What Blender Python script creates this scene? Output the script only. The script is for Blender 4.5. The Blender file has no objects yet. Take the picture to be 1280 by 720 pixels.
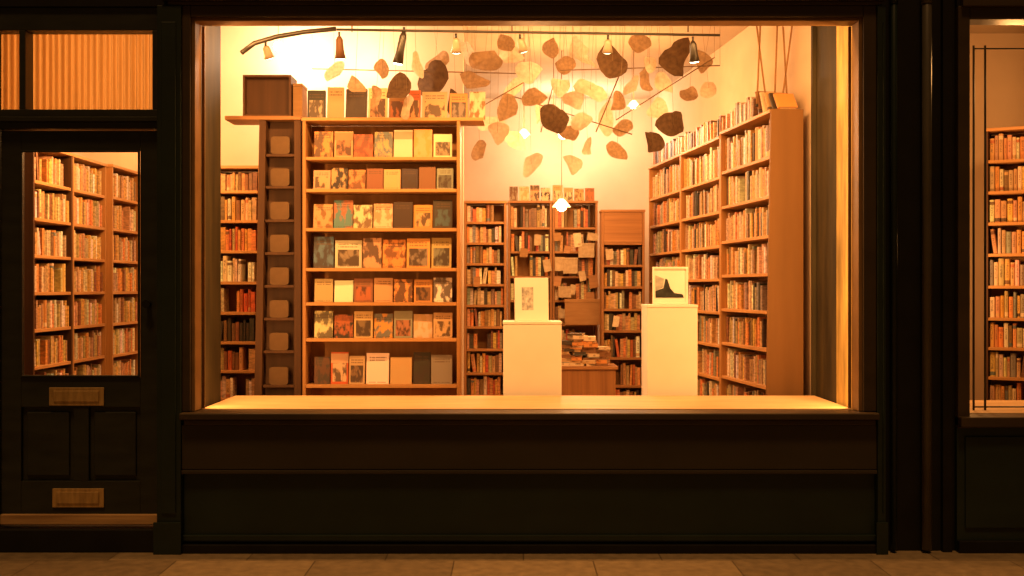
import bpy, bmesh, math, random
from mathutils import Matrix, Vector
random.seed(11)
S=bpy.context.scene; C=S.collection
S.view_settings.view_transform='Standard'; S.view_settings.look='None'; S.view_settings.exposure=0
D=7.0
def P(px,py,y):
    s=(D+y)/1400; return Vector(((px-640)*s, y, 1.65+(360-py)*s))
def X(px,y=0): return (px-640)*(D+y)/1400
def Z(py,y=0): return 1.65+(360-py)*(D+y)/1400
# ---------------------------------------------------------------- materials
def newmat(name):
    m=bpy.data.materials.new(name); m.use_nodes=True; nt=m.node_tree; b=nt.nodes['Principled BSDF']; return m,nt,b
def N(nt,t,**k):
    n=nt.nodes.new(t)
    for a,v in k.items(): setattr(n,a,v)
    return n
def noisy(name,col,col2=None,rough=.6,scale=(4,4,4),nscale=1.0,bump=.0,spec=.3,metal=0,detail=6,trans=0):
    m,nt,b=newmat(name); L=nt.links
    tc=N(nt,'ShaderNodeTexCoord'); mp=N(nt,'ShaderNodeMapping'); mp.inputs['Scale'].default_value=scale
    no=N(nt,'ShaderNodeTexNoise'); no.inputs['Scale'].default_value=nscale; no.inputs['Detail'].default_value=detail
    L.new(tc.outputs['Object'],mp.inputs[0]); L.new(mp.outputs[0],no.inputs['Vector'])
    r=N(nt,'ShaderNodeValToRGB'); r.color_ramp.elements[0].position=.3; r.color_ramp.elements[1].position=.7
    if col2 is None: col2=[c*.75 for c in col]
    r.color_ramp.elements[0].color=(*col2,1); r.color_ramp.elements[1].color=(*col,1)
    L.new(no.outputs[0],r.inputs[0]); L.new(r.outputs[0],b.inputs['Base Color'])
    b.inputs['Roughness'].default_value=rough; b.inputs['Specular IOR Level'].default_value=spec; b.inputs['Metallic'].default_value=metal
    if bump:
        bp=N(nt,'ShaderNodeBump'); bp.inputs['Strength'].default_value=bump; bp.inputs['Distance'].default_value=.01
        L.new(no.outputs[0],bp.inputs['Height']); L.new(bp.outputs[0],b.inputs['Normal'])
    if trans:
        t=N(nt,'ShaderNodeBsdfTranslucent'); L.new(r.outputs[0],t.inputs[0]); mx=N(nt,'ShaderNodeMixShader'); mx.inputs[0].default_value=trans
        L.new(b.outputs[0],mx.inputs[1]); L.new(t.outputs[0],mx.inputs[2]); L.new(mx.outputs[0],nt.nodes['Material Output'].inputs[0])
    return m
def emis(name,col,st):
    m,nt,b=newmat(name); b.inputs['Base Color'].default_value=(*col,1); b.inputs['Emission Color'].default_value=(*col,1); b.inputs['Emission Strength'].default_value=st; return m
WV=noisy('pine_vertical',(.47,.23,.075),(.33,.155,.048),.5,(30,30,1.2),1,.15)
WH=noisy('pine_horizontal',(.58,.30,.11),(.43,.21,.072),.5,(1.2,30,30),1,.15)
WEND=noisy('plain_brown_end_panel',(.20,.098,.032),(.155,.075,.024),.6,(7,7,.8),1,.03,.2)
WDV=noisy('brown_wood_vertical',(.36,.17,.06),(.24,.11,.04),.5,(30,30,1.2),1,.15)
WDH=noisy('brown_wood_horizontal',(.40,.195,.072),(.27,.125,.047),.5,(1.2,30,30),1,.15)
WBACK=noisy('case_back_wood',(.44,.22,.08),(.32,.15,.052),.7,(20,20,1),1)
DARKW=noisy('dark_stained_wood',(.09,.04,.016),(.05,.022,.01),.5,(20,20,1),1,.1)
MIDW=noisy('mid_brown_wood',(.10,.044,.017),(.065,.028,.011),.6,(20,20,1),1,.1)
CREAM=noisy('cream_plaster',(.66,.52,.38),(.55,.42,.30),.9,(1.5,1.5,1.5),1,.05)
CEIL=noisy('ceiling_plaster',(.50,.40,.29),(.42,.33,.24),.9,(2,2,2),1,.05)
PLAT=noisy('cream_paint',(.64,.43,.23),(.50,.32,.16),.5,(2,8,8),1,.05)
WHITE=noisy('white_painted_board',(.89,.84,.75),(.84,.78,.68),.6,(3,3,3),1,.03)
GREEN=noisy('bottle_green_paint',(.014,.024,.016),(.010,.017,.011),.45,(3,3,6),1.0,.06,.3)
GREEN2=noisy('dark_door_paint',(.026,.027,.018),(.015,.016,.011),.45,(4,4,14),1.2,.12,.3)
BROWNP=noisy('brown_black_paint',(.056,.035,.016),(.038,.024,.011),.5,(2,6,6),1.0,.06,.3)
RISERP=noisy('dull_brown_paint',(.040,.030,.017),(.030,.023,.013),.5,(2,5,5),1.0,.06,.3)
BLACKP=noisy('black_paint',(.010,.009,.006),(.006,.005,.004),.6,(5,5,5),1,.1,.2)
PIPEP=noisy('lightened_pipe_paint',(.10,.085,.058),(.06,.05,.035),.4,(9,9,3),1,.1,.5)  # base colour raised to stand in for a highlight along the pipe
BRASS=noisy('worn_brass',(.62,.40,.15),(.38,.24,.09),.42,(40,8,8),1,.05,.5,.5)
OAK=noisy('worn_oak_weatherboard',(.55,.33,.14),(.28,.16,.07),.6,(2,30,30),1,.2)
BEADP=noisy('dark_varnished_bead',(.24,.13,.045),(.15,.08,.028),.5,(5,5,5),1,.05)
GOLDP=noisy('golden_lit_tone_panel',(.58,.40,.12),(.24,.17,.055),.6,(9,9,1.8),1.3,.1,.2,0,5)  # lit look of a frosted panel put into the gold base colour
SIDEP=noisy('dark_side_panel',(.060,.045,.020),(.026,.021,.012),.65,(9,9,1.5),1,.05,.12)
METAL=noisy('black_metal',(.02,.015,.01),(.012,.01,.007),.4,(9,9,9),1,0,.5)
GREYM=noisy('grey_metal',(.30,.24,.17),(.2,.16,.11),.4,(9,9,9),1,0,.5)
CORD=noisy('cord',(.24,.15,.08),None,.8)
CURT=noisy('ribbed_curtain',(.58,.35,.14),(.46,.27,.10),.9,(60,1,1),1,0,.1,0,2,.55)
CARD=noisy('cardboard',(.36,.20,.085),(.28,.15,.06),.8,(5,5,30),1,.05)
FLOOR=noisy('shop_floorboards',(.34,.18,.08),(.2,.1,.04),.5,(12,1,1),1,.1)
PAGES=noisy('page_edges',(.72,.60,.42),(.58,.46,.30),.9,(60,60,60),1)
NOTE=noisy('note_paper',(.52,.40,.26),(.38,.28,.17),.9,(30,30,30),1)
PAPER={'pale':noisy('pale_paper',(.66,.55,.42),(.50,.40,.29),.9,(7,7,7),1,0,.1,0,5,.55),
 'tan':noisy('tan_paper',(.38,.25,.14),(.25,.16,.09),.9,(7,7,7),1,0,.1,0,5,.35),
 'dark':noisy('dark_brown_paper',(.13,.078,.042),(.08,.047,.026),.9,(7,7,7),1,0,.1,0,5,.18)}
BULB=emis('lit_bulb',(1,.80,.52),20); SHADE=noisy('lamp_shade_paper',(.85,.75,.55),(.8,.68,.48),.9,(5,5,5),1,0,.1,0,3,.6)
ASPH=noisy('asphalt',(.05,.05,.05),(.035,.035,.035),.9,(30,30,30),1,.3)
# pavement slabs
m,nt,b=newmat('stone_slabs'); L=nt.links
tc=N(nt,'ShaderNodeTexCoord'); br=N(nt,'ShaderNodeTexBrick'); mp=N(nt,'ShaderNodeMapping'); mp.inputs['Location'].default_value=(.35,.22,0)
L.new(tc.outputs['Object'],mp.inputs[0]); L.new(mp.outputs[0],br.inputs['Vector'])
br.inputs['Scale'].default_value=1; br.inputs['Brick Width'].default_value=.84; br.inputs['Row Height'].default_value=.6; br.inputs['Mortar Size'].default_value=.006; br.inputs['Mortar Smooth'].default_value=.6
br.inputs['Color1'].default_value=(.34,.245,.14,1); br.inputs['Color2'].default_value=(.20,.145,.085,1); br.inputs['Mortar'].default_value=(.13,.09,.05,1)
no=N(nt,'ShaderNodeTexNoise'); no.inputs['Scale'].default_value=14; no.inputs['Detail'].default_value=9; L.new(tc.outputs['Object'],no.inputs['Vector'])
mr=N(nt,'ShaderNodeMapRange'); mr.inputs[1].default_value=.3; mr.inputs[2].default_value=.75; mr.inputs[3].default_value=.7; mr.inputs[4].default_value=1.15; L.new(no.outputs[0],mr.inputs[0])
mx=N(nt,'ShaderNodeMix',data_type='RGBA',blend_type='MULTIPLY'); mx.inputs[0].default_value=1; L.new(br.outputs[0],mx.inputs[6]); L.new(mr.outputs[0],mx.inputs[7]); L.new(mx.outputs[2],b.inputs['Base Color'])
bp=N(nt,'ShaderNodeBump'); bp.inputs['Strength'].default_value=.15; bp.inputs['Distance'].default_value=.01; L.new(mx.outputs[2],bp.inputs['Height']); L.new(bp.outputs[0],b.inputs['Normal']); b.inputs['Roughness'].default_value=.42
SLAB=m
# book covers: colour from object colour, printed pattern varies with the object's random value
def covermat(name,face):
    m,nt,b=newmat(name); L=nt.links
    oi=N(nt,'ShaderNodeObjectInfo'); tc=N(nt,'ShaderNodeTexCoord'); sep=N(nt,'ShaderNodeSeparateXYZ'); L.new(tc.outputs['Object'],sep.inputs[0])
    rr=N(nt,'ShaderNodeMath',operation='MULTIPLY'); rr.inputs[1].default_value=91; L.new(oi.outputs['Random'],rr.inputs[0])
    def offs(sc):
        mp=N(nt,'ShaderNodeMapping'); mp.inputs['Scale'].default_value=sc; cb=N(nt,'ShaderNodeCombineXYZ')
        for i in range(3): L.new(rr.outputs[0],cb.inputs[i])
        L.new(cb.outputs[0],mp.inputs['Location']); L.new(tc.outputs['Object'],mp.inputs[0]); return mp
    def mth(op,a,v):
        q=N(nt,'ShaderNodeMath',operation=op); L.new(a,q.inputs[0])
        if isinstance(v,(int,float)): q.inputs[1].default_value=v
        else: L.new(v,q.inputs[1])
        return q.outputs[0]
    def gate(src,a,bv): return mth('MULTIPLY',mth('GREATER_THAN',src,a),mth('LESS_THAN',src,bv))
    def mix(fac,a,colr,amt=1.0):
        q=N(nt,'ShaderNodeMix',data_type='RGBA'); L.new(mth('MULTIPLY',fac,amt),q.inputs[0]); L.new(a,q.inputs[6])
        if isinstance(colr,tuple): q.inputs[7].default_value=(*colr,1)
        else: L.new(colr,q.inputs[7])
        return q.outputs[2]
    def noi(sc,det=2):
        n=N(nt,'ShaderNodeTexNoise'); n.inputs['Scale'].default_value=1; n.inputs['Detail'].default_value=det; L.new(offs(sc).outputs[0],n.inputs['Vector']); return n.outputs[0]
    def rnd(k): return mth('FRACT',mth('MULTIPLY',rr.outputs[0],k),0)
    ramp=N(nt,'ShaderNodeValToRGB'); ramp.color_ramp.interpolation='CONSTANT'
    cs=[(.70,.55,.36),(.06,.04,.03),(.45,.13,.05),(.09,.14,.15),(.56,.35,.16),(.14,.06,.03)]
    for i,c in enumerate(cs):
        e=ramp.color_ramp.elements[i] if i<2 else ramp.color_ramp.elements.new(i/6)
        e.position=i/6; e.color=(*c,1)
    L.new(rnd(1.0),ramp.inputs[0])
    col=oi.outputs['Color']; zc=sep.outputs[2]; ax=mth('ABSOLUTE',sep.outputs[0],0)
    if face:
        t=rnd(3.71)
        pic=mth('MULTIPLY',gate(t,.15,.52),mth('MULTIPLY',mth('LESS_THAN',ax,.40),gate(zc,.07,.66)))
        col=mix(pic,col,ramp.outputs[0],.7)
        nn=noi((3.4,1,2.8),5); sm=N(nt,'ShaderNodeMapRange'); sm.inputs[1].default_value=.44; sm.inputs[2].default_value=.54; L.new(nn,sm.inputs[0])
        col=mix(mth('MULTIPLY',pic,sm.outputs[0]),col,(.06,.035,.022),.85)
        full=mth('GREATER_THAN',t,.52)
        col=mix(mth('MULTIPLY',full,sm.outputs[0]),col,ramp.outputs[0],.85)
        t2=rnd(5.3); band=mth('MULTIPLY',mth('GREATER_THAN',t2,.82),gate(zc,.66,.95)); col=mix(band,col,ramp.outputs[0],.6)
        lines=mth('MULTIPLY',mth('MULTIPLY',mth('LESS_THAN',ax,.38),mth('LESS_THAN',t2,.7)),mth('ADD',gate(zc,.83,.875),mth('ADD',gate(zc,.74,.785),gate(zc,.04,.065))))
        txt=mth('GREATER_THAN',noi((22,1,3)),.44)
        col=mix(mth('MULTIPLY',lines,txt),col,(.12,.07,.04),.65)
    else:
        txt=mth('GREATER_THAN',noi((2.0,1,30)),.5)
        col=mix(mth('MULTIPLY',mth('MULTIPLY',txt,mth('LESS_THAN',ax,.2)),gate(zc,.30,.85)),col,(.10,.055,.03),.7)
        t=rnd(2.3); col=mix(mth('MULTIPLY',mth('GREATER_THAN',t,.72),gate(zc,.78,.92)),col,ramp.outputs[0],.9)
        col=mix(mth('MULTIPLY',mth('LESS_THAN',t,.2),gate(zc,.05,.2)),col,ramp.outputs[0],.9)
    L.new(col,b.inputs['Base Color']); b.inputs['Roughness'].default_value=.5; b.inputs['Specular IOR Level'].default_value=.3
    return m
COVF=covermat('printed_cover',True); COVS=covermat('printed_spine',False)
m,nt,b=newmat('mixed_spines'); L=nt.links
at=N(nt,'ShaderNodeAttribute',attribute_name='Col'); tc=N(nt,'ShaderNodeTexCoord'); mp=N(nt,'ShaderNodeMapping'); mp.inputs['Scale'].default_value=(25,25,60)
no=N(nt,'ShaderNodeTexNoise'); no.inputs['Scale'].default_value=1; no.inputs['Detail'].default_value=2; L.new(tc.outputs['Object'],mp.inputs[0]); L.new(mp.outputs[0],no.inputs['Vector'])
mr=N(nt,'ShaderNodeMapRange'); mr.inputs[1].default_value=.35; mr.inputs[2].default_value=.65; mr.inputs[3].default_value=.6; mr.inputs[4].default_value=1.1; L.new(no.outputs[0],mr.inputs[0])
mx=N(nt,'ShaderNodeMix',data_type='RGBA',blend_type='MULTIPLY'); mx.inputs[0].default_value=1; L.new(at.outputs['Color'],mx.inputs[6]); L.new(mr.outputs[0],mx.inputs[7]); L.new(mx.outputs[2],b.inputs['Base Color']); b.inputs['Roughness'].default_value=.5
SPINES=m
# ---------------------------------------------------------------- mesh helpers
class MB:
    def __init__(s): s.v=[];s.f=[];s.m=[];s.sm=[]
    def add(s,vs,fs,mi=0,smooth=False):
        o=len(s.v); s.v+= [tuple(v) for v in vs]; s.f+=[[o+i for i in f] for f in fs]; s.m+=[mi]*len(fs); s.sm+=[smooth]*len(fs); return s
    def box(s,x0,x1,y0,y1,z0,z1,mi=0):
        return s.add([(x0,y0,z0),(x1,y0,z0),(x1,y1,z0),(x0,y1,z0),(x0,y0,z1),(x1,y0,z1),(x1,y1,z1),(x0,y1,z1)],
          [(0,3,2,1),(4,5,6,7),(0,1,5,4),(1,2,6,5),(2,3,7,6),(3,0,4,7)],mi)
    def tube(s,pts,r,n=10,mi=0,rs=None):
        pts=[Vector(p) for p in pts]; vs=[]
        for i,p in enumerate(pts):
            t=(pts[min(i+1,len(pts)-1)]-pts[max(i-1,0)]).normalized()
            u=t.cross(Vector((0,0,1)) if abs(t.z)<.9 else Vector((1,0,0))).normalized(); w=t.cross(u)
            q=rs[i] if rs else r
            for k in range(n): a=2*math.pi*k/n; vs.append(p+u*math.cos(a)*q+w*math.sin(a)*q)
        fs=[]
        for i in range(len(pts)-1):
            for k in range(n): a=i*n+k; c=i*n+(k+1)%n; fs.append((a,c,c+n,a+n))
        s.add(vs,fs,mi,True); o=len(s.v)-len(vs)
        s.f.append([o+k for k in range(n)][::-1]); s.f.append([o+(len(pts)-1)*n+k for k in range(n)]); s.m+=[mi,mi]; s.sm+=[False,False]
        return s
    def poly(s,pts2,y0,y1,mi=0): # polygon in xz extruded along y
        n=len(pts2); vs=[(x,y0,z) for x,z in pts2]+[(x,y1,z) for x,z in pts2]
        fs=[list(range(n)),list(range(2*n-1,n-1,-1))]+[(i,i+n,(i+1)%n+n,(i+1)%n) for i in range(n)]
        return s.add(vs,fs,mi)
    def mesh(s,name,mats):
        me=bpy.data.meshes.new(name); me.from_pydata(s.v,[],s.f)
        for k in (mats if isinstance(mats,list) else [mats]): me.materials.append(k)
        me.polygons.foreach_set('material_index',s.m); me.polygons.foreach_set('use_smooth',s.sm)
        bm=bmesh.new(); bm.from_mesh(me); bmesh.ops.recalc_face_normals(bm,faces=bm.faces[:]); bm.to_mesh(me); bm.free(); me.update(); return me
    def build(s,name,mats,parent=None,bev=0):
        o=bpy.data.objects.new(name,s.mesh(name,mats)); C.objects.link(o)
        if parent: o.parent=parent
        if bev:
            b=o.modifiers.new('b','BEVEL'); b.width=bev; b.segments=2; b.limit_method='ANGLE'
        return o
def tag(o,label,cat,group=None,kind=None):
    if label: o['label']=label
    if cat: o['category']=cat
    if group: o['group']=group
    if kind: o['kind']=kind
    return o
def thing(name,label,cat,loc=(0,0,0),rz=0,group=None):
    o=bpy.data.objects.new(name,None); C.objects.link(o); o.location=loc; o.rotation_euler=(0,0,rz); o.empty_display_size=.1
    return tag(o,label,cat,group)
def B(*a,mi=0): return MB().box(*a,mi=mi)
def struct(name,mb,mat): return tag(mb.build(name,mat),None,None,None,'structure')
ORD=['zeroth','first','second','third','fourth','fifth','sixth','seventh','eighth','ninth','tenth','eleventh','twelfth','thirteenth','fourteenth','fifteenth','sixteenth','seventeenth','eighteenth','nineteenth','twentieth']
def ordn(n):
    if n<=20: return ORD[n]
    t={2:'twenty',3:'thirty',4:'forty',5:'fifty'}[n//10]
    return {2:'twentieth',3:'thirtieth',4:'fortieth',5:'fiftieth'}[n//10] if n%10==0 else t+'-'+ORD[n%10]
# ---------------------------------------------------------------- setting
struct('ground',B(-150,150,-150,150,-.3,-.12),ASPH)
struct('pavement',B(-30,30,-9.5,.6,-.11,0),SLAB)
FZ=.15
struct('floor',B(-4.2,6.6,.16,7,.02,FZ),FLOOR)
struct('ceiling',B(-4.2,6.6,.16,7,3.9,4.05),CEIL)
struct('wall_left',B(-4.1,-3.82,.16,6.6,FZ,3.9),CREAM)
struct('wall_back',B(-3.81,2.2,6.3,6.5,FZ,3.9),CREAM)
struct('wall_partition',B(-2.85,-.42,2.62,2.74,FZ,3.9),CREAM)
mb=MB(); a=(2.20,1.06); c=(1.62,6.29)
mb.add([(a[0],a[1],FZ),(2.62,a[1],FZ),(2.62,c[1],FZ),(c[0]+.04,c[1],FZ),(a[0],a[1],3.9),(2.62,a[1],3.9),(2.62,c[1],3.9),(c[0]+.04,c[1],3.9)],
 [(0,3,2,1),(4,5,6,7),(0,1,5,4),(1,2,6,5),(2,3,7,6),(3,0,4,7)])
struct('wall_right',mb,CREAM)
struct('wall_neighbour_left',B(2.66,2.80,.16,4.5,FZ,3.9),CREAM)
struct('wall_neighbour_back',B(2.81,6.4,2.9,3.0,FZ,3.9),CREAM)
struct('wall_neighbour_right',B(6.0,6.2,.16,2.89,FZ,3.9),CREAM)
# ---------------------------------------------------------------- the shopfront
f=lambda p:(p-640)*.005
z=lambda p:1.65+(360-p)*.005
sh=thing('bookshop_front','dark green painted bookshop front with wide lit display window and half-glazed door','building')
WL,WR,WB,WT=f(242),f(1075),z(514),z(25)
B(-6,f(1096),.0,.15,z(8),5.4).build('fascia',BLACKP,sh)
MB().box(f(205),f(1104),-.07,-.001,z(3),z(-6)).box(f(212),f(1100),-.04,-.001,z(8),z(3)-.001).build('cornice_moulding',BROWNP,sh,.004)
# pilasters
for (a,c) in ((f(199),f(229)),(f(1094),f(1104))):
    MB().box(a,c,-.05,.15,.0,z(9)).box(a+.03,c-.03 if c-a>.1 else a+.035,-.062,-.051,.25,z(30)).box(a-.015,c+.008,-.075,-.063,0,.2).build('pilaster',GREEN,sh,.004)
# window frame
wf=MB()
wf.box(f(229.2),WL-.012,-.03,.12,WB,z(8.2)).box(WR+.012,f(1093.8),-.03,.12,WB,z(8.2)).box(WL-.012,WR+.012,-.03,.12,WT+.012,z(8.2))
wf.build('window_frame',BROWNP,sh,.005)
MB().box(WL-.012,WL+.012,-.01,.13,WB,WT+.012).box(WR-.012,WR+.012,-.01,.13,WB,WT+.012).box(WL+.012,WR-.012,-.01,.13,WT-.008,WT+.012).build('window_bead',BEADP,sh,.004)
MB().box(f(229.2),f(1093.8),-.10,.12,z(523),z(514.5)).box(f(233),f(1091),-.065,-.002,z(530),z(523)-.001).build('window_sill',BROWNP,sh,.008)
sr=MB().box(f(229.2),f(1093.8),-.035,.12,z(586),z(530)-.001).build('stallriser',RISERP,sh,.004)
lp=MB().box(f(229.2),f(1093.8),.0,.12,z(678),z(588)).box(f(229.2),f(1093.8),-.03,-.001,z(675),z(668)).build('stallriser_panel',GREEN,sr,.004)
MB().box(f(229.2),f(1093.8),-.05,.12,0,z(679)).build('plinth_board',BLACKP,sr,.004)
MB().box(f(229.4),f(1093.6),-.048,-.0015,z(591),z(586.5)).build('bottom_moulding',RISERP,sr,.004)
# door bay
MB().box(-6,f(-12),.0,.15,0,z(8)).build('pier',BLACKP,sh)
MB().box(f(-12),f(199),.02,.14,z(160),z(136)).box(f(-12),f(199),.02,.14,z(37),z(8)).box(f(-12),f(-4),.02,.14,0,z(160)).box(f(189),f(199),.02,.14,z(136),z(37)).box(f(22),f(30),.02,.14,z(136),z(37)).build('door_frame',GREEN2,sh,.004)
MB().box(f(-12),f(199),-.01,.019,z(152),z(146)).build('transom_moulding',GREEN2,sh,.004)
cu=MB(); n=260; x0,x1=f(-60),f(194)
vs=[]
for i in range(n+1):
    x=x0+(x1-x0)*i/n; yy=.20+.014*math.sin((x-x0)*2*math.pi/.041)+.004*math.sin(x*31)
    vs+=[(x,yy,z(150)),(x,yy,z(25))]
cu.add(vs,[(2*i,2*i+2,2*i+3,2*i+1) for i in range(n)],0,True)
tag(cu.build('ribbed_curtain',CURT),'orange lit ribbed curtain behind the glass above the door','curtain')
dr=MB()
gl,gr,gt,gb=f(22),f(172),z(187),z(472)
dr.box(f(-3),gl,.05,.10,z(655),z(162)).box(gr,f(197),.05,.10,z(655),z(162)).box(gl,gr,.05,.10,gt,z(162)).box(gl,gr,.05,.10,z(510),gb)
dr.box(gl,gr,.05,.10,z(655),z(603)).box(f(88),f(107),.05,.10,z(603),z(510)).box(gl,f(88),.075,.09,z(603),z(510)).box(f(107),gr,.075,.09,z(603),z(510))
door=dr.build('door',GREEN2,sh,.003)
for a,c in ((gl,f(88)),(f(107),gr)):
    MB().box(a+.03,c-.03,.058,.0745,z(603)+.03,z(510)-.03).build('raised_panel',GREEN2,door,.008)
MB().box(gl-.001,gl+.012,.035,.049,gb,gt).box(gr-.012,gr+.001,.035,.049,gb,gt).box(gl+.012,gr-.012,.035,.049,gt-.012,gt).box(gl+.012,gr-.012,.035,.049,gb,gb+.012).build('glazing_bead',GREEN2,door,.003)
for (a,c,d,e) in ((58,127,485,508),(62,127,612,636)):
    MB().box(f(a),f(c),.038,.049,z(e),z(d)).box(f(a)+.03,f(c)-.03,.030,.0375,z(e)+.025,z(d)-.02).build('letter_box',BRASS,door,.004)
MB().box(f(-2),f(196),.02,.049,z(657),z(644)).build('weatherboard',OAK,door,.006)
MB().tube([(f(183),.05,z(380)),(f(183),.0,z(380))],.016,14).tube([(f(183),.0,z(380)),(f(183),-.012,z(380))],.026,14).build('door_knob',BLACKP,door)
MB().box(f(-12),f(199),-.02,.14,0,z(661)).build('doorstep',BLACKP,sh,.008)
# pier between shops with two pipes
MB().box(f(1104)+.001,f(1196),.03,.15,0,5.4).box(f(1178),f(1190),-.01,.029,0,5.3).build('pier',BLACKP,sh,.003)
for px,r,mm in ((1116,.020,GREEN),(1157,.030,PIPEP)):
    dp=thing('drainpipe',('slim dark green' if px<1130 else 'lightened grey-brown')+' vertical drainpipe on the pier '+('next to the big window' if px<1130 else 'nearer the right-hand shop'),'drainpipe',(f(px),-.02,0),0)
    MB().tube([(0,0,.02),(0,0,5.2)],r,20).build('pipe',mm,dp)
    MB().tube([(0,0,3.42),(0,0,3.47)],r+.004,20).build('collar',mm,dp)
# neighbouring front
nb=thing('neighbouring_shopfront','dark green shopfront at right edge with lit window of books','building',(0,0,0))
MB().box(f(1196)+.001,6.4,0,.15,z(8),5.4).build('fascia',BLACKP,nb)
MB().box(f(1200),6.4,-.05,-.001,z(10),z(-2)).build('cornice_moulding',BROWNP,nb,.004)
MB().box(f(1196)+.001,f(1211),-.02,.14,z(535),z(8.2)).box(f(1211),6.4,-.02,.14,z(25),z(8.2)).build('window_frame',BROWNP,nb,.005)
MB().box(f(1196)+.001,6.4,-.07,.14,z(533),z(520)).build('window_sill',BROWNP,nb,.008)
q=MB().box(f(1196)+.001,6.4,.0,.14,0,z(534)).build('stallriser',GREEN,nb)
MB().box(f(1206),f(1400),-.014,-.001,z(660),z(545)).build('raised_panel',GREEN,q,.006)
MB().box(f(1196)+.001,6.4,-.04,-.0015,0,z(675)).build('plinth_board',BLACKP,q,.004)
B(2.866,5.98,.145,.95,z(520)-.05,z(520)+.004).build('window_board',PLAT,nb,.003)
gq=thing('window_grille','thin black metal grille standing inside the right-hand shop window','grille',(X(1217,.3),.3,z(520)+.005),0)
h=z(45)-z(520)
for xx in (0,.075): MB().tube([(xx,0,0),(xx,0,h)],.008,8).build('upright',METAL,gq)
for zz in (.02,h-.02): MB().tube([(0,0,zz),(1.3,0,zz)],.005,8).build('crossbar',METAL,gq)
# display window bed and returns
bed=thing('display_bed','cream painted display bed running along inside the big window','display platform',(0,.5,FZ))
B(WL+.013,WR-.013,-.37,.5,WB-.03-FZ,WB-FZ+.002).build('top_board',PLAT,bed,.003)
B(WL+.02,WR-.02,.46,.48,0,WB-.031-FZ).build('back_board',PLAT,bed)
tag(MB().box(WL-.03,WL-.002,.131,.66,FZ,3.89).build('left_return_panel',SIDEP),'dark side panel at left end of display window','panel')
tag(MB().box(WR+.002,WR+.03,.52,1.05,FZ,3.89).box(X(1016,1.0),WR+.001,1.01,1.05,FZ,3.89).build('right_return_panel',SIDEP),'dark side panel at right end of the display window beside bookcase','panel')
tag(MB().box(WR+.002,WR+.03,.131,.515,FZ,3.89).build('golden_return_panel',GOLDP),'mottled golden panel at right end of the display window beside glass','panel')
# ---------------------------------------------------------------- bookcases
def case(name,label,W,DP,zs,loc,rz,mv,mh,group=None,extra=0,endwide=0,back=WBACK):
    global LAST
    r=thing(name,label,'bookcase',(loc[0],loc[1],FZ),rz,group); t=.024; top=zs[0]-FZ; LAST=r
    B(0,t,0,DP,0,top-t-.001).build('side_panel',mv,r,.002)
    if endwide:
        mb=MB(); mb.add([(W-t,-endwide,0),(W,-endwide,0),(W,DP,0),(W-t,DP,0),(W-t,-.004,top),(W,-.004,top),(W,DP,top),(W-t,DP,top)],[(0,3,2,1),(4,5,6,7),(0,1,5,4),(1,2,6,5),(2,3,7,6),(3,0,4,7)])
        mb.build('end_panel',WEND,r,.002)
    else: B(W-t,W,0,DP,0,top-t-.001).build('side_panel',mv,r,.002)
    B(t+.001,W-t-.001,DP-.012,DP-.002,.02,top-t-.002).build('back_panel',back,r)
    B(-.006,W+extra-(t+.002 if endwide else -.006),-.008,DP,top-t,top).build('top_board',mh,r,.002)
    for zz in zs[1:]: B(t+.001,W-t-.001,.004,DP-.013,zz-FZ-t,zz-FZ).build('shelf',mh,r,.002)
    return Matrix.Translation((loc[0],loc[1],0))@Matrix.Rotation(rz,4,'Z')
PAL={'cream':(.70,.54,.35),'tan':(.52,.33,.16),'orange':(.64,.27,.08),'red':(.55,.11,.045),'brown':(.24,.115,.05),'dark':(.06,.045,.032),'grey':(.28,.25,.20),'teal':(.10,.20,.21),'white':(.84,.77,.64),'green':(.13,.17,.09),'yellow':(.66,.40,.12)}
specs=[]
def fill(M,x0,x1,zz,hmax,pal,where,yf=.03,full=1.0,fromnear=False,tmin=.016,tmax=.040):
    x=x0; row=[]
    while x<x1-.02:
        if random.random()>full: x+=random.uniform(.03,.14); continue
        w=random.uniform(tmin,tmax); 
        if x+w>x1: break
        h=hmax*random.uniform(.72,.98); d=random.uniform(.13,.19); til=0
        if random.random()<.06: til=random.uniform(-.16,.16); w2=w+abs(math.sin(til))*h; 
        else: w2=w
        if x+w2>x1: break
        cn=random.choice(pal); c=[min(1,v*random.uniform(.8,1.15)) for v in PAL[cn]]
        row.append(dict(M=M@Matrix.Translation((x+w2/2-math.sin(til)*h/2,yf+random.uniform(0,.02),zz+.001+abs(math.sin(til))*w/2))@Matrix.Rotation(til,4,'Y'),w=w,d=d,h=h,c=c,cn=cn,face=False,where=where)); x+=w2+.0012
    for i,s in enumerate(row): s['n']=(len(row)-i) if fromnear else i+1
    specs.extend(row)
def faceout(M,x,zz,w,h,cn,where,n,yf=.05,t=None,tilt=-.12,rz=0):
    c=[min(1,v*random.uniform(.85,1.15)) for v in PAL[cn]]
    specs.append(dict(M=M@Matrix.Translation((x,yf,zz+.002))@Matrix.Rotation(rz,4,'Z')@Matrix.Rotation(tilt,4,'X'),w=w,d=t or random.uniform(.012,.03),h=h,c=c,cn=cn,face=True,where=where,n=n))
warm=['cream','cream','tan','tan','tan','orange','orange','brown','brown','white','yellow','red','dark','grey']
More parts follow.
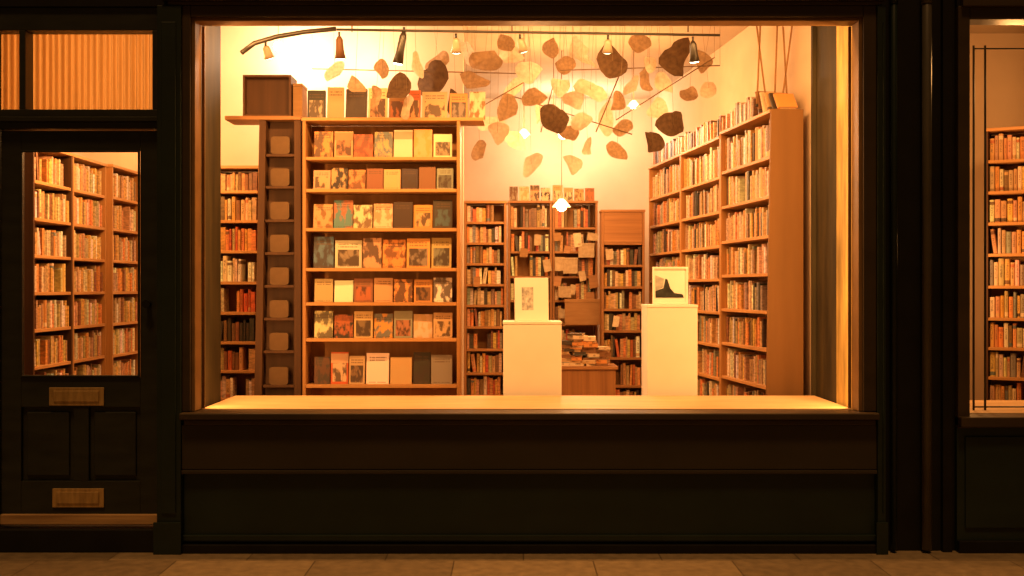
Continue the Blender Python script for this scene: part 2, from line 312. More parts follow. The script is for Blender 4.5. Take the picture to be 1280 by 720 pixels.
# main front bookcase
y0=1.3
zs=[Z(p,y0) for p in (147,196,236,285,335,378,423,481)]+[.60,.28]
xl,xr=X(378,y0),X(575,y0)
M=case('bookcase','wide front pine bookcase of face-out books left of the plinths',xr-xl,.27,zs,(xl,y0),0,WV,WH,extra=.17)
rows=[('orange tan red tan cream orange cream',34,(24,)*7,391),('tan dark orange brown tan dark brown grey',28,(21.5,)*8,390),('brown teal cream tan dark orange dark',34,(24.5,)*7,390),
('teal cream tan orange orange tan',38,(26,34,24,29,30,26),390),('tan white brown tan orange orange white',30,(24,)*7,391),('cream dark tan orange grey cream tan',34,(24,)*7,391),('dark red tan white tan dark grey',38,(20,22,20,30,28,22,27),391)]
for ri,(cs,hp,ws,start) in enumerate(rows):
    cs=cs.split(); zz=zs[ri+1]; s=(D+y0)/1400; free=174-sum(ws); gap=max(.6,free/(len(ws)-1)); x=start
    for k,cn in enumerate(cs):
        wv=ws[k]*random.uniform(.96,1.0); xc=X(x+ws[k]/2,y0)-xl
        hh=hp*s*random.uniform(.86,1.06)
        faceout(M,xc,zz,(wv-.2)*s,hh,cn,('facing out','%s shelf of wide front bookcase'%ordn(ri+1)),k+1,yf=.045+.012*(k%2),rz=random.uniform(-.05,.05))
        x+=ws[k]+gap
for k,(a,c,hp,cn) in enumerate(((381,404,38,'dark'),(406,427,42,'tan'),(429,456,40,'dark'),(458,482,41,'cream'),(484,506,36,'brown'),(509,524,38,'red'),(526,558,36,'tan'),(561,584,34,'orange'),(586,606,36,'brown'))):
    faceout(M,X((a+c)/2,y0)-xl,zs[0],(c-a)*.0059,hp*.0059,cn,('standing','top of wide front bookcase'),k+1,yf=.10,rz=random.uniform(-.08,.08))
# left colourful case
y0=2.2; zs=[Z(p,y0) for p in (207,238,275,313,352,390,427,463,498)]+[.5]
xl,xr=-2.74,X(326,y0)
M=case('bookcase','narrow pine bookcase of red and cream spines at far left of window',xr-xl,.27,zs,(xl,y0),0,WV,WH)
pals=[['brown','orange','tan'],['tan','orange','brown','cream','orange'],['red','orange','orange','tan'],['white','cream','white','cream','orange'],['red','red','orange','cream'],['dark','brown','tan'],['brown','red','brown','tan'],['cream','white','tan']]
for i in range(8): fill(M,.03,xr-xl-.03,zs[i+1],(zs[i]-zs[i+1]-.03)*.95,pals[i],('spine','%s shelf of far-left bookcase'%ordn(i+1)),full=.985,yf=.012)
# back cases
y0=4.0; zs=[Z(p,y0) for p in (251,277,303,329,355,381,408,436,466,494)]; xl,xr=X(580,y0),X(633,y0)
BG='bookcases along the back of the shop'
M=case('bookcase','narrow back bookcase just right of the wide front bookcase',xr-xl,.26,zs,(xl,y0),0,WDV,WDH,BG)
for i in range(9): fill(M,.03,xr-xl-.03,zs[i+1],zs[i]-zs[i+1]-.03,warm,('spine','%s shelf of narrow back bookcase'%ordn(i+1)),full=.96)
y0=5.0; zs=[Z(p,y0) for p in (251,284,314,345,375,405,436,466,494)]
for nm,a,c,lab in (('a',635,690,'back bookcase behind the left plinth, under the pendant lamp'),('b',690.6,747,'back bookcase between the two plinths, cluttered with papers')):
    xl,xr=X(a,y0),X(c,y0); M=case('bookcase',lab,xr-xl,.26,zs,(xl,y0),0,WDV,WDH,BG)
    for i in range(8): fill(M,.03,xr-xl-.03,zs[i+1],zs[i]-zs[i+1]-.04,warm+['brown','dark','brown'],('spine','%s shelf of %s back bookcase'%(ordn(i+1),'left-centre' if nm=='a' else 'right-centre')),full=.9)
    for k in range(4):
        faceout(M,.06+k*.115,zs[0],random.uniform(.09,.11),random.uniform(.13,.18),random.choice(['dark','grey','brown','tan']),('standing','top of %s back bookcase'%('left-centre' if nm=='a' else 'right-centre')),k+1,yf=.08)
y0=4.4; zs=[Z(p,y0) for p in (262,303,331,358,386,413,447,482)]+[.5]; xl,xr=X(752,y0),X(806,y0)
M=case('bookcase','back bookcase with a plain boarded top left of the right plinth',xr-xl,.26,zs,(xl,y0),0,WDV,WDH,BG)
B(.026,xr-xl-.026,.002,.02,zs[1]-FZ+.002,zs[0]-FZ-.026).build('door_panel',WDH,LAST,.003)
for i in range(1,8): fill(M,.03,xr-xl-.03,zs[i+1],zs[i]-zs[i+1]-.04,warm+['dark','brown'],('spine','%s shelf of boarded-top back bookcase'%ordn(i)),full=.93)
# right wall cases
pn=Vector((X(965,1.15),1.15)); pf=Vector((X(811,4.85),4.85)); dv=(pn-pf); Lt=dv.length; ang=math.atan2(dv.y,dv.x); u=dv/Lt
zs=[2.955,2.62,2.33,2.04,1.76,1.48,1.20,.92,.62]
labs=['farthest bookcase on the right wall with tightly packed pale spines','middle bookcase of the three along the right wall','nearest right-wall bookcase with tall plain end panel facing the window']
for k in range(3):
    W=Lt/3-.004; o=pf+u*(Lt/3*k); zk=[v-(.0,.03,.0)[k]+(-.03,0,0)[k] for v in zs]
    M=case('bookcase',labs[k],W,.24,zk,(o.x,o.y),ang,WV,WH,'bookcases along the right wall',endwide=.05 if k==2 else 0)
    wn=['farthest','middle','nearest'][k]
    for i in range(8): fill(M,.03,W-.03,zk[i+1],zk[i]-zk[i+1]-.045,['cream','cream','tan','tan','tan','tan','orange','white','orange','brown','yellow','grey','dark'],('spine','%s shelf of %s right-wall bookcase'%(ordn(i+1),wn)),full=.97,fromnear=True,tmin=.02,tmax=.05)
    if k==2:
        for q in range(5):
            cn=['brown','cream','tan','dark','orange'][q]; tl=-.42-.07*q; hb=.20-.012*q
            specs.append(dict(M=M@Matrix.Translation((W-.42+q*.075+.05,.03+.01*q,zk[0]+.017))@Matrix.Rotation(tl,4,'Y'),w=.026,d=.15,h=hb,c=PAL[cn],cn=cn,face=False,where=('leaning','top of nearest right-wall bookcase'),n=5-q))
    fill(M,.03,W-(.05 if k<2 else .47),zk[0],.2,['brown','tan','dark','cream','tan','orange'],('spine','top of %s right-wall bookcase'%wn),full=.9,fromnear=True,tmin=.02,tmax=.05)
# cases seen through the door
zs=[2.72]+[2.72-.275*i for i in range(1,9)]
for k in range(4):
    W=.74; wn=['nearest','second','third','farthest'][k]
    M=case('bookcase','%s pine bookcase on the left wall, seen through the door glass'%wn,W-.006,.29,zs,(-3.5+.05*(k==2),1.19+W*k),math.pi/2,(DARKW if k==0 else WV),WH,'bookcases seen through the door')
    for i in range(8): fill(M,.03,W-.04,zs[i+1],.225,['cream','cream','yellow','tan','tan','tan','orange','white','orange','brown','yellow'],('spine','%s shelf of %s bookcase behind the door'%(ordn(i+1),wn)),full=.97,tmin=.02,tmax=.045,yf=.015)
y0=5.6; M=case('bookcase','brown bookcase far behind the door glass at its right edge',.9,.28,zs,(-3.45,y0),0,WDV,WDH)
for i in range(8): fill(M,.03,.87,zs[i+1],.22,warm,('spine','%s shelf of far bookcase behind door'%ordn(i+1)),full=.9)
# neighbour case
zs=[Z(p,1.75) for p in (155,196,236,276,316,357,398,436,474,512)]
pA=Vector((X(1231,2.0),2.0)); a=-.5; W=1.1
M=case('bookcase','dark-framed bookcase filling the right-hand shop window',W,.27,zs,(pA.x,pA.y),a,MIDW,WH)
for i in range(9): fill(M,.03,W-.03,zs[i+1],zs[i]-zs[i+1]-.035,['cream','tan','tan','orange','tan','grey','brown','cream','yellow'],('spine','%s shelf of right-hand shop bookcase'%ordn(i+1)),full=.97,tmin=.022,tmax=.045)
# realise the books
def spine_mesh():
    mb=MB(); # rounded spine toward -y, boards and pages; unit size w,d,h
    sec=[(-.5,.10),(-.36,.02),(0,0),(.36,.02),(.5,.10),(.5,1),(.42,1),(.42,.12),(-.42,.12),(-.42,1),(-.5,1)]
    n=len(sec); vs=[(x,y,0) for x,y in sec]+[(x,y,1) for x,y in sec]
    fs=[(i,(i+1)%n,(i+1)%n+n,i+n) for i in range(n)]
    fs+=[(0,1,8)[::-1],(1,2,8),(2,7,8),(2,3,7),(3,4,7),(4,5,6,7),(0,8,9,10)]
    fs+=[tuple(i+n for i in q) for q in [(0,1,8),(1,2,8),(2,7,8),(2,3,7),(3,4,7),(4,5,6,7),(0,8,9,10)]]
    mb.add(vs,fs,0); mb.box(-.42,.42,.12,.96,.02,.975,mi=1); return mb.mesh('book_spine',[COVS,PAGES])
def face_meshes():
    mb=MB(); mb.box(-.5,.5,0,.10,0,1).box(-.5,.5,.90,1,0,1).box(-.5,-.48,.10,.90,0,1)
    c=mb.mesh('book_cover',[COVF]); p=MB().box(-.478,.485,.101,.899,.015,.985).mesh('page_block',[PAGES]); return c,p
SM=spine_mesh(); FC,FP=face_meshes()
def proj(v): k=1400/(v.y+D); return 640+v.x*k,360-(v.z-1.65)*k
def area(s):
    ps=[proj(s['M']@Vector(q)) for q in ((-s['w']/2,0,0),(s['w']/2,0,0),(s['w']/2,0,s['h']),(-s['w']/2,0,s['h']))]
    cx=sum(p[0] for p in ps)/4; cy=sum(p[1] for p in ps)/4
    if not ((280<cx<1010 and 30<cy<486) or (26<cx<170 and 192<cy<468) or (1232<cx<1280 and 30<cy<508)): return 0
    if 628<cx<702 and cy>345 and not s['face']: return 0
    if 800<cx<872 and cy>330 and not s['face']: return 0
    if 'far-left' in s['where'][1] and cx>312: return 0
    return abs(sum(ps[i][0]*ps[(i+1)%4][1]-ps[(i+1)%4][0]*ps[i][1] for i in range(4)))/2
for s in specs: s['a']=area(s)
specs.sort(key=lambda s:-s['a']-(1e6 if s['face'] or s['where'][0]=='leaning' else 0))
ind=specs[:265]; rest=specs[265:]
for s in ind:
    o=bpy.data.objects.new('book',FC if s['face'] else SM); C.objects.link(o)
    o.matrix_world=s['M']@Matrix.Diagonal((s['w'],s['d'],s['h'],1)); o.color=(*s['c'],1)
    how,wh=s['where']; end='window end' if 'right-wall' in wh else 'left'
    if how=='spine': lab='%s book, %s from the %s on %s'%(s['cn'],ordn(s['n']),end,wh)
    elif how=='leaning': lab='%s book leaning over, %s from the window end on top of nearest right-wall bookcase'%(s['cn'],ordn(s['n']))
    else: lab='%s book %s, %s from left on %s'%(s['cn'],how,ordn(s['n']),wh)
    tag(o,lab,'book','books on '+wh.split(' shelf of ')[-1].replace('top of','the top of'))
    if s['face']:
        p=bpy.data.objects.new('page_block',FP); C.objects.link(p); p.parent=o
vs=[];fs=[];cols=[]
for s in rest:
    o=len(vs); w,d,h=s['w']/2,s['d'],s['h']
    for q in ((-w,0,0),(w,0,0),(w,d,0),(-w,d,0),(-w,0,h),(w,0,h),(w,d,h),(-w,d,h)): vs.append(tuple(s['M']@Vector(q)))
    for q,pg in (((0,3,2,1),0),((4,5,6,7),1),((0,1,5,4),0),((1,2,6,5),0),((2,3,7,6),1),((3,0,4,7),0)):
        fs.append([o+i for i in q]); cols+=[(.6,.48,.3,1) if pg else (*s['c'],1)]*4
me=bpy.data.meshes.new('shelved_books'); me.from_pydata(vs,[],fs); me.materials.append(SPINES)
ca=me.color_attributes.new('Col','FLOAT_COLOR','CORNER'); ca.data.foreach_set('color',[v for c in cols for v in c])
o=bpy.data.objects.new('shelved_books',me); C.objects.link(o); tag(o,'many small book spines packed on the more distant shelves','books','books on the more distant shelves','stuff')
# ---------------------------------------------------------------- tower, crate
y0=1.34; tx0,tx1=X(324,y0),X(376,y0); tw=thing('display_tower','tall narrow dark brown tower of niches left of wide front bookcase','display tower',((tx0+tx1)/2,y0,FZ))
hw=(tx1-tx0)/2; H=Z(150,y0)-FZ; e=.05
for sgn in (-1,1):
    xb0,xb1=(-hw-e,-hw-e+.055) if sgn<0 else (hw-.05,hw+.003); xt0,xt1=(-hw,-hw+.05) if sgn<0 else (hw-.05,hw)
    mb=MB(); mb.add([(xb0,0,0),(xb1,0,0),(xb1,.25,0),(xb0,.25,0),(xt0,0,H),(xt1,0,H),(xt1,.25,H),(xt0,.25,H)],[(0,3,2,1),(4,5,6,7),(0,1,5,4),(1,2,6,5),(2,3,7,6),(3,0,4,7)]); mb.build('side_panel',MIDW,tw,.003)
B(-hw-.01,hw-.051,.10,.12,0,H).build('back_panel',MIDW,tw)
B(-.43+.02,hw+.002,-.01,.27,H+.001,H+.03).build('top_board',WDH,tw,.003)
NB=noisy('faded_brown_board',(.17,.098,.045),(.12,.068,.03),.7,(8,8,8),1)
for k,p in enumerate((178,218,260,301,342,383,424,467)):
    zz=Z(p,y0)-FZ; hs=.07; lean=-e*(1-zz/H)*.4
    B(-hw+.052-e*(1-zz/H)*.7,hw-.052,.005,.099,zz-.105,zz-.085).build('shelf',MIDW,tw,.002)
    bo=thing('boxed_book','square faded brown boxed book in the %s niche of the dark tower'%ordn(k+1),'book',(tw.location.x+lean,y0+.012,FZ+zz-.084),0,'boxed books in the dark tower')
    pts=[]
    for (cx,cz,a0) in ((hs-.02,.13-.02,0),(-hs+.02,.13-.02,90),(-hs+.02,.02,180),(hs-.02,.02,270)):
        for t in (0,30,60,90): an=math.radians(a0+t); pts.append((cx+.02*math.cos(an),cz+.02*math.sin(an)))
    MB().poly(pts,0,.05).build('box_front',NB,bo); B(-hs+.02,hs-.02,.051,.08,.0,.125).build('box_body',DARKW,bo)
cr=thing('wooden_crate','dark brown wooden crate on its side atop the dark tower','crate',(X(335,1.4),1.36,FZ+H+.031)); cw=.18; chh=.31
B(-cw,-cw+.016,0,.24,0,chh).build('side',MIDW,cr,.002); B(cw-.016,cw,0,.24,0,chh).build('side',MIDW,cr,.002)
B(-cw+.0165,cw-.0165,0,.24,0,.016).build('bottom_board',MIDW,cr,.002); B(-cw+.0165,cw-.0165,0,.24,chh-.016,chh).build('top_board',MIDW,cr,.002)
B(-cw+.0165,cw-.0165,.07,.085,.017,chh-.017).build('back_board',MIDW,cr)
cb=thing('cardboard_box','small tan box standing beside the dark crate','box',(X(372,1.4),1.40,FZ+H+.031)); B(-.035,.035,0,.2,0,.229).build('box_body',CARD,cb,.002); B(-.037,.037,-.002,.202,.23,.252).build('lid',CARD,cb,.002)
# ---------------------------------------------------------------- plinths and their displays
yp=1.1
for a,c,p,lab in ((629,702,402,'left of two white plinths, holding a white book'),(809,872,381,'taller white plinth at right, holding a framed dark picture')):
    xa,xb=X(a,yp),X(c,yp); zt=Z(p,yp); pl=thing('plinth',lab,'plinth',((xa+xb)/2,yp+.18,FZ),0,'white display plinths'); w=(xb-xa)/2
    B(-w,w,-.18,.18,0,zt-FZ-.02).build('body',WHITE,pl,.003); B(-w-.003,w+.003,-.183,.183,zt-FZ-.0195,zt-FZ).build('top',WHITE,pl,.003)
zt=Z(402,yp)
bk=thing('art_book','white picture book standing upright on the left white plinth','book',(X(665,yp+.12),yp+.12,zt+.001),.12); s=.0059
w,h=21*s,54*s; bk.rotation_euler[0]=-.08
B(-w,w,0,.004,0,h).build('cover',WHITE,bk,.001); B(-w+.003,w-.003,.0045,.03,.004,h-.004).build('page_block',PAGES,bk); B(-w,w,.0305,.0345,0,h).build('back_cover',WHITE,bk)
INK=noisy('grey_sketch_print',(.80,.76,.70),(.16,.15,.14),.7,(38,1,26),1,0,.2,0,8)
INK2=noisy('dark_photo_print',(.05,.05,.045),(.015,.014,.012),.5,(14,1,14),1)
INK3=noisy('grey_wash_print',(.55,.52,.46),(.30,.28,.25),.5,(8,1,22),1)
B(-w+.05,-w+.135,-.001,-.0002,.08,h-.07).build('cover_picture',INK,bk)
zt=Z(381,yp)
pf_=thing('framed_picture','white framed dark photograph standing on the taller right plinth','picture',(X(838,yp+.12),yp+.12,zt+.001),-.08); pf_.rotation_euler[0]=-.08
w,h=22*s,47*s
MB().box(-w,-w+.014,0,.02,0,h).box(w-.014,w,0,.02,0,h).box(-w+.014,w-.014,0,.02,0,.014).box(-w+.014,w-.014,0,.02,h-.014,h).build('frame',WHITE,pf_,.002)
B(-w+.014,w-.014,.012,.018,.014,h-.014).build('mount',WHITE,pf_)
MB().poly([(-w+.022,.05),(w-.03,.05),(w-.04,.075),(.03,.085),(.0,.12),(-.02,.185),(-.035,.19),(-.05,.12),(-w+.022,.10)],.009,.0115).build('photograph',INK2,pf_)
MB().poly([(-w+.022,.102),(-.055,.125),(-.045,.19),(-w+.022,.215)],.010,.0116).build('photograph_tone',INK3,pf_)
# ---------------------------------------------------------------- counter and clutter at the back
ct=thing('counter','low brown counter at the back between the two plinths','counter',(X(735,3.0),3.2,FZ)); zt=Z(458,3.0)-FZ
B(-.27,.27,-.2,.2,zt-.03,zt).build('counter_top',WDH,ct,.004); B(-.25,.25,-.18,.18,0,zt-.031).build('counter_body',WDV,ct,.003)
for k,(px,py,wp,hp,yy,mat,lab) in enumerate(((728,406,44,32,4.75,CARD,'large brown cardboard box on a back shelf between the plinths'),(713,342,18,20,4.93,NOTE,'small tan carton on a back shelf above the cardboard box'),(733,322,20,18,4.93,NOTE,'tan carton higher on a back shelf left of boarded-top bookcase'),(706,372,16,14,4.93,NOTE,'tan carton low beside the left plinth book'))):
    zz=Z(py,yy); sc=(D+yy)/1400; o=thing('carton',lab,'box',(X(px,yy),yy,zz),random.uniform(-.1,.1)); w=wp*sc/2
    B(-w,w,0,.12,0,hp*sc*.86).build('box_body',mat,o,.002); B(-w-.003,w+.003,-.003,.123,hp*sc*.86+.001,hp*sc).build('lid',mat,o,.002)
r2=random.Random(4)
for px,py in ((697,296),(709,312),(700,330),(722,300),(741,296),(728,345),(742,352),(697,352),(716,362),(738,372),(704,392),(744,392),(698,420),(672,300),(655,316),(684,332),(596,352),(762,318),(770,402)):
    yy=4.93 if 634<px<748 else (3.97 if px<634 else 4.37); p=P(px,py,yy); w=r2.uniform(.03,.06); h=r2.uniform(.04,.085)
    o=MB().add([(-w,0,-h),(w,-.004,-h*.9),(w,.012,h),(-w,.012,h),(0,.002,-h),(0,.012,h)],[(0,4,5,3),(4,1,2,5)],0,True).build('paper_note',r2.choice([PAGES,NOTE,NOTE,CARD,WDH])); o.location=p; o.rotation_euler=(0,r2.uniform(-.2,.2),0)
    tag(o,'small paper note pinned to the edge of a back shelf','note','paper notes pinned on the back shelves')
zt=FZ+zt
for px,cnt in ((706,7),(722,12),(738,9),(754,6)):
    zz=zt+.001
    for k in range(cnt):
        w,d,h=random.uniform(.045,.07),random.uniform(.07,.1),random.uniform(.015,.04)
        o=bpy.data.objects.new('book',bpy.data.meshes.get('lying_book') or MB().box(-1,1,-1,1,0,.16).box(-1,1,-1,1,.84,1).box(-1,1,-1,-.93,.16,.84).box(-.96,.94,-.93,.96,.16,.84,mi=1).mesh('lying_book',[COVS,PAGES]))
        C.objects.link(o); o.location=(X(px,3.0)+random.uniform(-.012,.012),3.12,zz); o.scale=(w,d,h); o.rotation_euler=(0,0,random.uniform(-.35,.35)); zz+=h+.001
        cn=random.choice(['brown','tan','brown','dark','orange','dark','cream']); o.color=(*PAL[cn],1)
        tag(o,'%s book lying flat, %s up in the %s pile from left on the back counter'%(cn,ordn(k+1),{706:'first',722:'second',738:'third',754:'fourth'}[px]),'book','books piled on the counter')
# ---------------------------------------------------------------- ceiling track, spotlights, pendants
yt=.75
def T(px,py,y=yt): return P(px,py,y)
tr=thing('lighting_track','dark curved lighting track hanging across the top of the window','lighting track',T(600,42))
pts=[T(302,66,.45),T(318,54,.5),T(345,46,.58),T(380,40,.66),T(420,36,.73)]; o0=tr.location.copy()
MB().tube([p-o0 for p in pts],.016,8).build('curved_rail',METAL,tr)
MB().tube([T(421,37)-o0,T(900,44)-o0],.009,8).build('straight_rail',METAL,tr)
for px in (440,640,860): MB().tube([T(px,40)-o0,Vector((T(px,40).x,yt,3.9))-o0],.005,6).build('hanger',METAL,tr)
for px,py,ln,mat,dx,lab in ((332,52,.085,GREYM,.02,'pale spotlight at the left end of the curved track'),(424,40,.15,MIDW,0,'brown spotlight where the track straightens'),(505,34,.22,METAL,-.05,'long black spotlight tilted down above wide bookcase'),(570,42,.10,GREYM,0,'grey spotlight third from right on the track'),(650,43,.09,GREYM,.03,'grey spotlight above the left plinth'),(760,44,.09,GREYM,0,'grey spotlight above the gap between plinths'),(866,46,.14,METAL,.02,'black spotlight near the right end of the track')):
    p=T(px,py); st=thing('spotlight',lab,'spotlight',p,0,'spotlights on the ceiling track')
    MB().tube([(0,0,0),(0,0,-.03)],.008,8).build('stem',METAL,st)
    d=Vector((dx,.05,-ln)).normalized()*ln; a=Vector((0,0,-.03))
    MB().tube([a,a+d*.15,a+d*.6,a+d],.03,14,rs=[.012,.024,.028,.038]).build('lamp_housing',mat,st)
    MB().tube([a+d*1.001,a+d*1.04],.03,14).build('bulb',BULB,st)
for px,py,y,r,lab in ((655,168,2.9,.04,'glowing pendant lamp hanging among the paper leaves, left one'),(692,140,3.4,.05,'glowing pendant lamp nearest the middle of the paper leaves'),(792,132,3.2,.04,'glowing pendant lamp at the right among paper leaves'),(702,258,3.6,.06,'lowest pendant lamp with a pale shade above the left plinth'),(348,58,2.2,.05,'bare glowing bulb near the ceiling above the dark crate'),(704,168,5.75,.07,'pendant lamp glowing against the back wall behind the paper leaves')):
    p=P(px,py,y); pd=thing('pendant_lamp',lab,'pendant lamp',p,0,'lit pendant lamps')
    MB().tube([(0,0,r*1.2),(0,0,3.9-p.z)],.004,6).build('cord',CORD,pd)
    b=bmesh.new(); bmesh.ops.create_uvsphere(b,u_segments=16,v_segments=10,radius=r*.8); me=bpy.data.meshes.new('bulb'); b.to_mesh(me); b.free(); me.materials.append(BULB)
    for q in me.polygons: q.use_smooth=True
    o=bpy.data.objects.new('bulb',me); C.objects.link(o); o.parent=pd
    mb=MB(); n=20; vs=[]; 
    for k in range(n): an=2*math.pi*k/n; vs+=[(r*.35*math.cos(an),r*.35*math.sin(an),r*1.2),(r*1.5*math.cos(an),r*1.5*math.sin(an),-r*.1)]
    mb.add(vs,[(2*k,2*k+1,(2*k+3)%(2*n),(2*k+2)%(2*n)) for k in range(n)],0,True)
    if 130<py and y<5: mb.build('lamp_shade',SHADE,pd)
# ---------------------------------------------------------------- hanging paper leaves
def leafmesh(seed,tone):
    # curled sheet with an uneven outline, folded along one line
    r=random.Random(seed); n=24; k1=r.uniform(.6,.95); fa=r.uniform(0,3.1); curl=r.uniform(.4,1.0)*r.choice((-1,1)); fold=r.uniform(.15,.55)
    ph=[r.uniform(0,6.3) for _ in range(3)]; am=[r.uniform(.08,.18),r.uniform(.05,.12),r.uniform(.01,.04)]
    cuts=[r.uniform(0,6.28)]; rim=[]
    for i in range(n):
        a=2*math.pi*i/n; rad=.52*(1+am[0]*math.sin(2*a+ph[0])+am[1]*math.sin(3*a+ph[1])+am[2]*math.sin(8*a+ph[2]))
        for ct_ in cuts:
            dd=math.cos(a-ct_)
            if dd>.5: rad=min(rad,.33/dd)   # a straight cut edge
        rim.append((rad*math.cos(a),rad*math.sin(a)*k1))
    def bend(x,zz):
        t=x*math.cos(fa)+zz*math.sin(fa); s2=-x*math.sin(fa)+zz*math.cos(fa)
        return (x,curl*t*t+fold*abs(s2)*.6+.04*math.sin(9*t),zz)
    vs=[bend(0,0)]
    for q in (.4,.75,1.0): vs+=[bend(x*q,zz*q) for x,zz in rim]
    fs=[(0,i+1,(i+1)%n+1) for i in range(n)]
    for ring in range(2):
        o=1+ring*n; fs+=[(o+i,o+n+i,o+n+(i+1)%n,o+(i+1)%n) for i in range(n)]
    mb=MB(); mb.add(vs,fs,0,True); return mb.mesh('paper_leaf',[PAPER[tone]])
LM={t:[leafmesh(i*7+3+ord(t[0]),t) for i in range(9)] for t in PAPER}
lv=[(766,76,40,'dark'),(846,72,42,'dark'),(542,101,42,'dark'),(496,112,34,'dark'),(693,151,36,'dark'),(716,168,25,'tan'),(842,156,36,'dark'),(816,179,30,'dark'),(771,190,25,'tan'),(470,122,26,'tan'),(520,80,28,'pale'),(444,106,26,'tan'),(508,134,24,'pale'),(418,90,24,'pale'),(478,86,24,'tan'),
(548,79,30,'tan'),(592,102,34,'tan'),(570,126,30,'dark'),(668,121,28,'tan'),(606,74,38,'tan'),(634,136,32,'tan'),(648,176,28,'pale'),(806,100,28,'tan'),(780,160,26,'tan'),(600,188,24,'tan'),(735,185,24,'pale'),(880,78,26,'tan'),(612,155,28,'pale'),(886,110,24,'pale'),(862,118,24,'tan'),
(738,112,34,'pale'),(722,60,28,'pale'),(800,56,28,'tan'),(640,68,28,'pale'),(662,90,32,'pale'),(622,166,28,'pale'),(758,146,36,'pale'),(790,108,26,'pale'),(822,136,28,'pale'),(736,76,26,'pale'),(700,108,26,'pale'),(664,205,30,'pale'),(715,205,28,'pale'),(705,80,24,'tan'),(830,105,26,'pale'),(585,66,26,'pale'),(730,150,28,'pale'),(688,58,24,'tan'),(675,140,24,'pale'),(632,52,22,'tan'),
(716,126,28,'pale'),(774,126,24,'tan'),(642,112,26,'pale'),(582,146,24,'pale'),(812,80,22,'pale')]
tn={'dark':'dark brown','tan':'mid-tan','pale':'pale cream'}
for tone in ('dark','tan','pale'):
    L_=sorted([l for l in lv if l[3]==tone])
    for i,(px,py,sz,_) in enumerate(L_):
        y=random.uniform(1.9,2.5)
        if px<530: y=random.uniform(1.0,1.2)
        p=P(px,py,y); sc=sz*(D+y)/1400
        r=thing('paper_leaf','%s paper leaf on a thread, %s from left of the %s ones'%(tn[tone],ordn(i+1),tn[tone]),'hanging decoration',p,0,'paper leaves hanging from the ceiling')
        o=bpy.data.objects.new('leaf',random.choice(LM[tone])); C.objects.link(o); o.parent=r; o.scale=(sc*1.1,sc,sc); o.rotation_euler=(random.uniform(-.6,.6),random.uniform(-3.1,3.1),random.uniform(-.7,.7))
        MB().tube([(0,0,0),(random.uniform(-.08,.08),0,3.9-p.z)],.0011,5).build('thread',CORD,r)
for k,(a,c,lab) in enumerate((((390,86),(650,92),'thin level cane strung above wide bookcase'),((770,150),(893,72),'thin cane slanting up to the right among paper leaves'),((640,120),(790,168),'thin cane slanting down to the right among paper leaves'),((700,88),(900,82),'thin cane hanging high above the right plinth'),((745,165),(775,92),'short steep pale cane among the paper leaves'),((676,165),(692,105),'short steep cane left of the middle pendant lamp'),((590,140),(660,100),'short cane rising right above narrow back bookcase'))):
    p0,p1=P(*a,2.1),P(*c,2.3); t=thing('hanging_cane',lab,'hanging decoration',(p0+p1)/2,0); tl=(p0+p1)/2
    MB().tube([p0-tl,p1-tl],.005,6).build('cane',CORD,t)
    for q in (p0,p1): MB().tube([q-tl,Vector((q.x,q.y,3.9))-tl],.0013,5).build('thread',CORD,t)
for k,(a,c) in enumerate(((944,958),(951,946),(972,968),(978,984),(992,977))):
    p0=P(a,18,1.5); p1=P(c,130,1.5); t=thing('hanging_rod','thin tan rod above the right-wall bookcase, %s of five from left'%ordn(k+1),'rod',p1,0,'rods hanging above the right bookcases')
    MB().tube([(0,0,0),p0-p1],.007,7).build('rod',CARD,t); MB().tube([(0,0,-.02),(0,0,0)],.011,7).build('rod_tip',METAL,t)
# ---------------------------------------------------------------- light
LC=(1,.455,.13); LM_=(1,.48,.16); LW=(1,.70,.45)
def light(kind,loc,e,size=.06,target=None,col=LC,sx=None,sy=None):
    l=bpy.data.lights.new('lamp_or_fill_light',kind); l.energy=e; l.color=col
    if kind=='AREA': l.shape='RECTANGLE'; l.size=sx; l.size_y=sy
    elif kind=='SUN': l.angle=size
    else: l.shadow_soft_size=size
    o=bpy.data.objects.new('lamp_or_fill_light',l); C.objects.link(o); o.location=loc
    if target: o.rotation_euler=(Vector(target)-Vector(loc)).to_track_quat('-Z','Y').to_euler()
    return o
light('AREA',(0,.20,3.46),118,target=(0,1.5,1.7),sx=3.8,sy=.1)  # added fill light hidden behind the window head, no fitting modelled
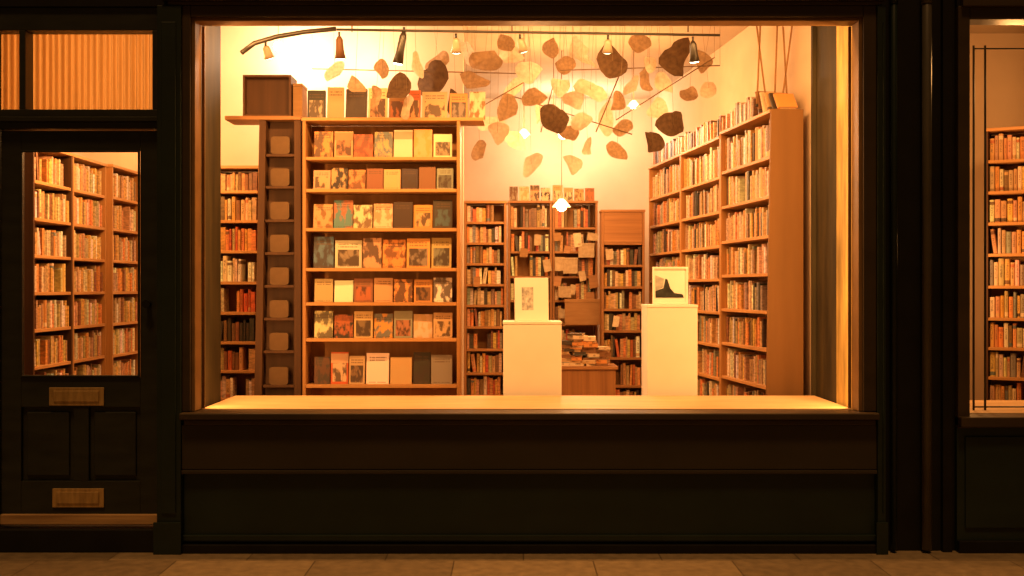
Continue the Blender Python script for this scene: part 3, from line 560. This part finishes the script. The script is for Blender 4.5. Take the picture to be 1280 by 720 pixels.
# upright fill strips added behind both window jambs to brighten shelves, housings invented
for sx_,nm in ((WL+.022,'left'),(WR-.022,'right')):
    t=thing('added_fill_strip','slim upright added fill-light strip just inside the %s jamb of the display window'%nm,'fill light',(sx_,.15,WB+.003),0)
    B(-.010,.010,-.012,.0,0,WT-WB-.01).build('lamp_housing',BEADP,t,.002)
    l=light('AREA',(sx_,.153,(WB+WT)/2),48,sx=.02,sy=2.3); d=Vector(((-.35 if nm=='left' else .6)-sx_,1.25,0)).normalized()
    l.matrix_world=Matrix.Translation(l.location)@Matrix((( d.y,0,-d.x,0),(-d.x,0,-d.y,0),(0,1,0,0),(0,0,0,1)))
light('POINT',(-1.78,2.25,3.60),46,col=LW); light('POINT',(-1.2,2.25,3.55),20,col=LW)
light('POINT',(-2.32,1.45,3.1),30,.1)  # added unseen fill to brighten the far-left bookcase
for p,e in ((P(655,175,2.75),34),(P(692,148,3.25),40),(P(792,140,3.0),30),(P(672,214,3.6),24),(P(702,268,3.4),20)): light('POINT',p,e,.08,col=LM_)
p=P(704,168,5.65); light('POINT',p,70,.08,col=LW); light('POINT',P(758,160,5.65),18,.08,col=LW)
light('POINT',(.7,1.6,3.4),16,.1); light('POINT',(.6,4.4,2.9),16,.1)
light('POINT',(-2.75,1.3,3.0),85,.1); light('POINT',(-3.0,4.2,3.3),55,.1)
light('POINT',(3.5,.8,3.3),62,.1); light('POINT',(3.3,1.5,1.9),34,.1)
sun=light('SUN',(0,-5,8),1.2,.15,target=(.5,-1.6,0),col=(1,.50,.16)); sun.name='street_glow'
w=bpy.data.worlds.new('World'); S.world=w; w.use_nodes=True; nt=w.node_tree; bg=nt.nodes['Background']
sk=nt.nodes.new('ShaderNodeTexSky'); sk.sky_type='NISHITA'; sk.sun_disc=False; sk.sun_elevation=math.radians(2); sk.sun_rotation=math.radians(180)
mxx=nt.nodes.new('ShaderNodeMix'); mxx.data_type='RGBA'; mxx.blend_type='MULTIPLY'; mxx.inputs[0].default_value=1; mxx.inputs[7].default_value=(1,.8,.55,1)
nt.links.new(sk.outputs[0],mxx.inputs[6]); nt.links.new(mxx.outputs[2],bg.inputs[0]); bg.inputs[1].default_value=.02
cam=bpy.data.cameras.new('camera'); co=bpy.data.objects.new('camera',cam); C.objects.link(co); co.location=(0,-D,1.65); co.rotation_euler=(math.pi/2,0,0)
cam.sensor_width=36; cam.lens=36*D/6.4; cam.clip_end=500; S.camera=co
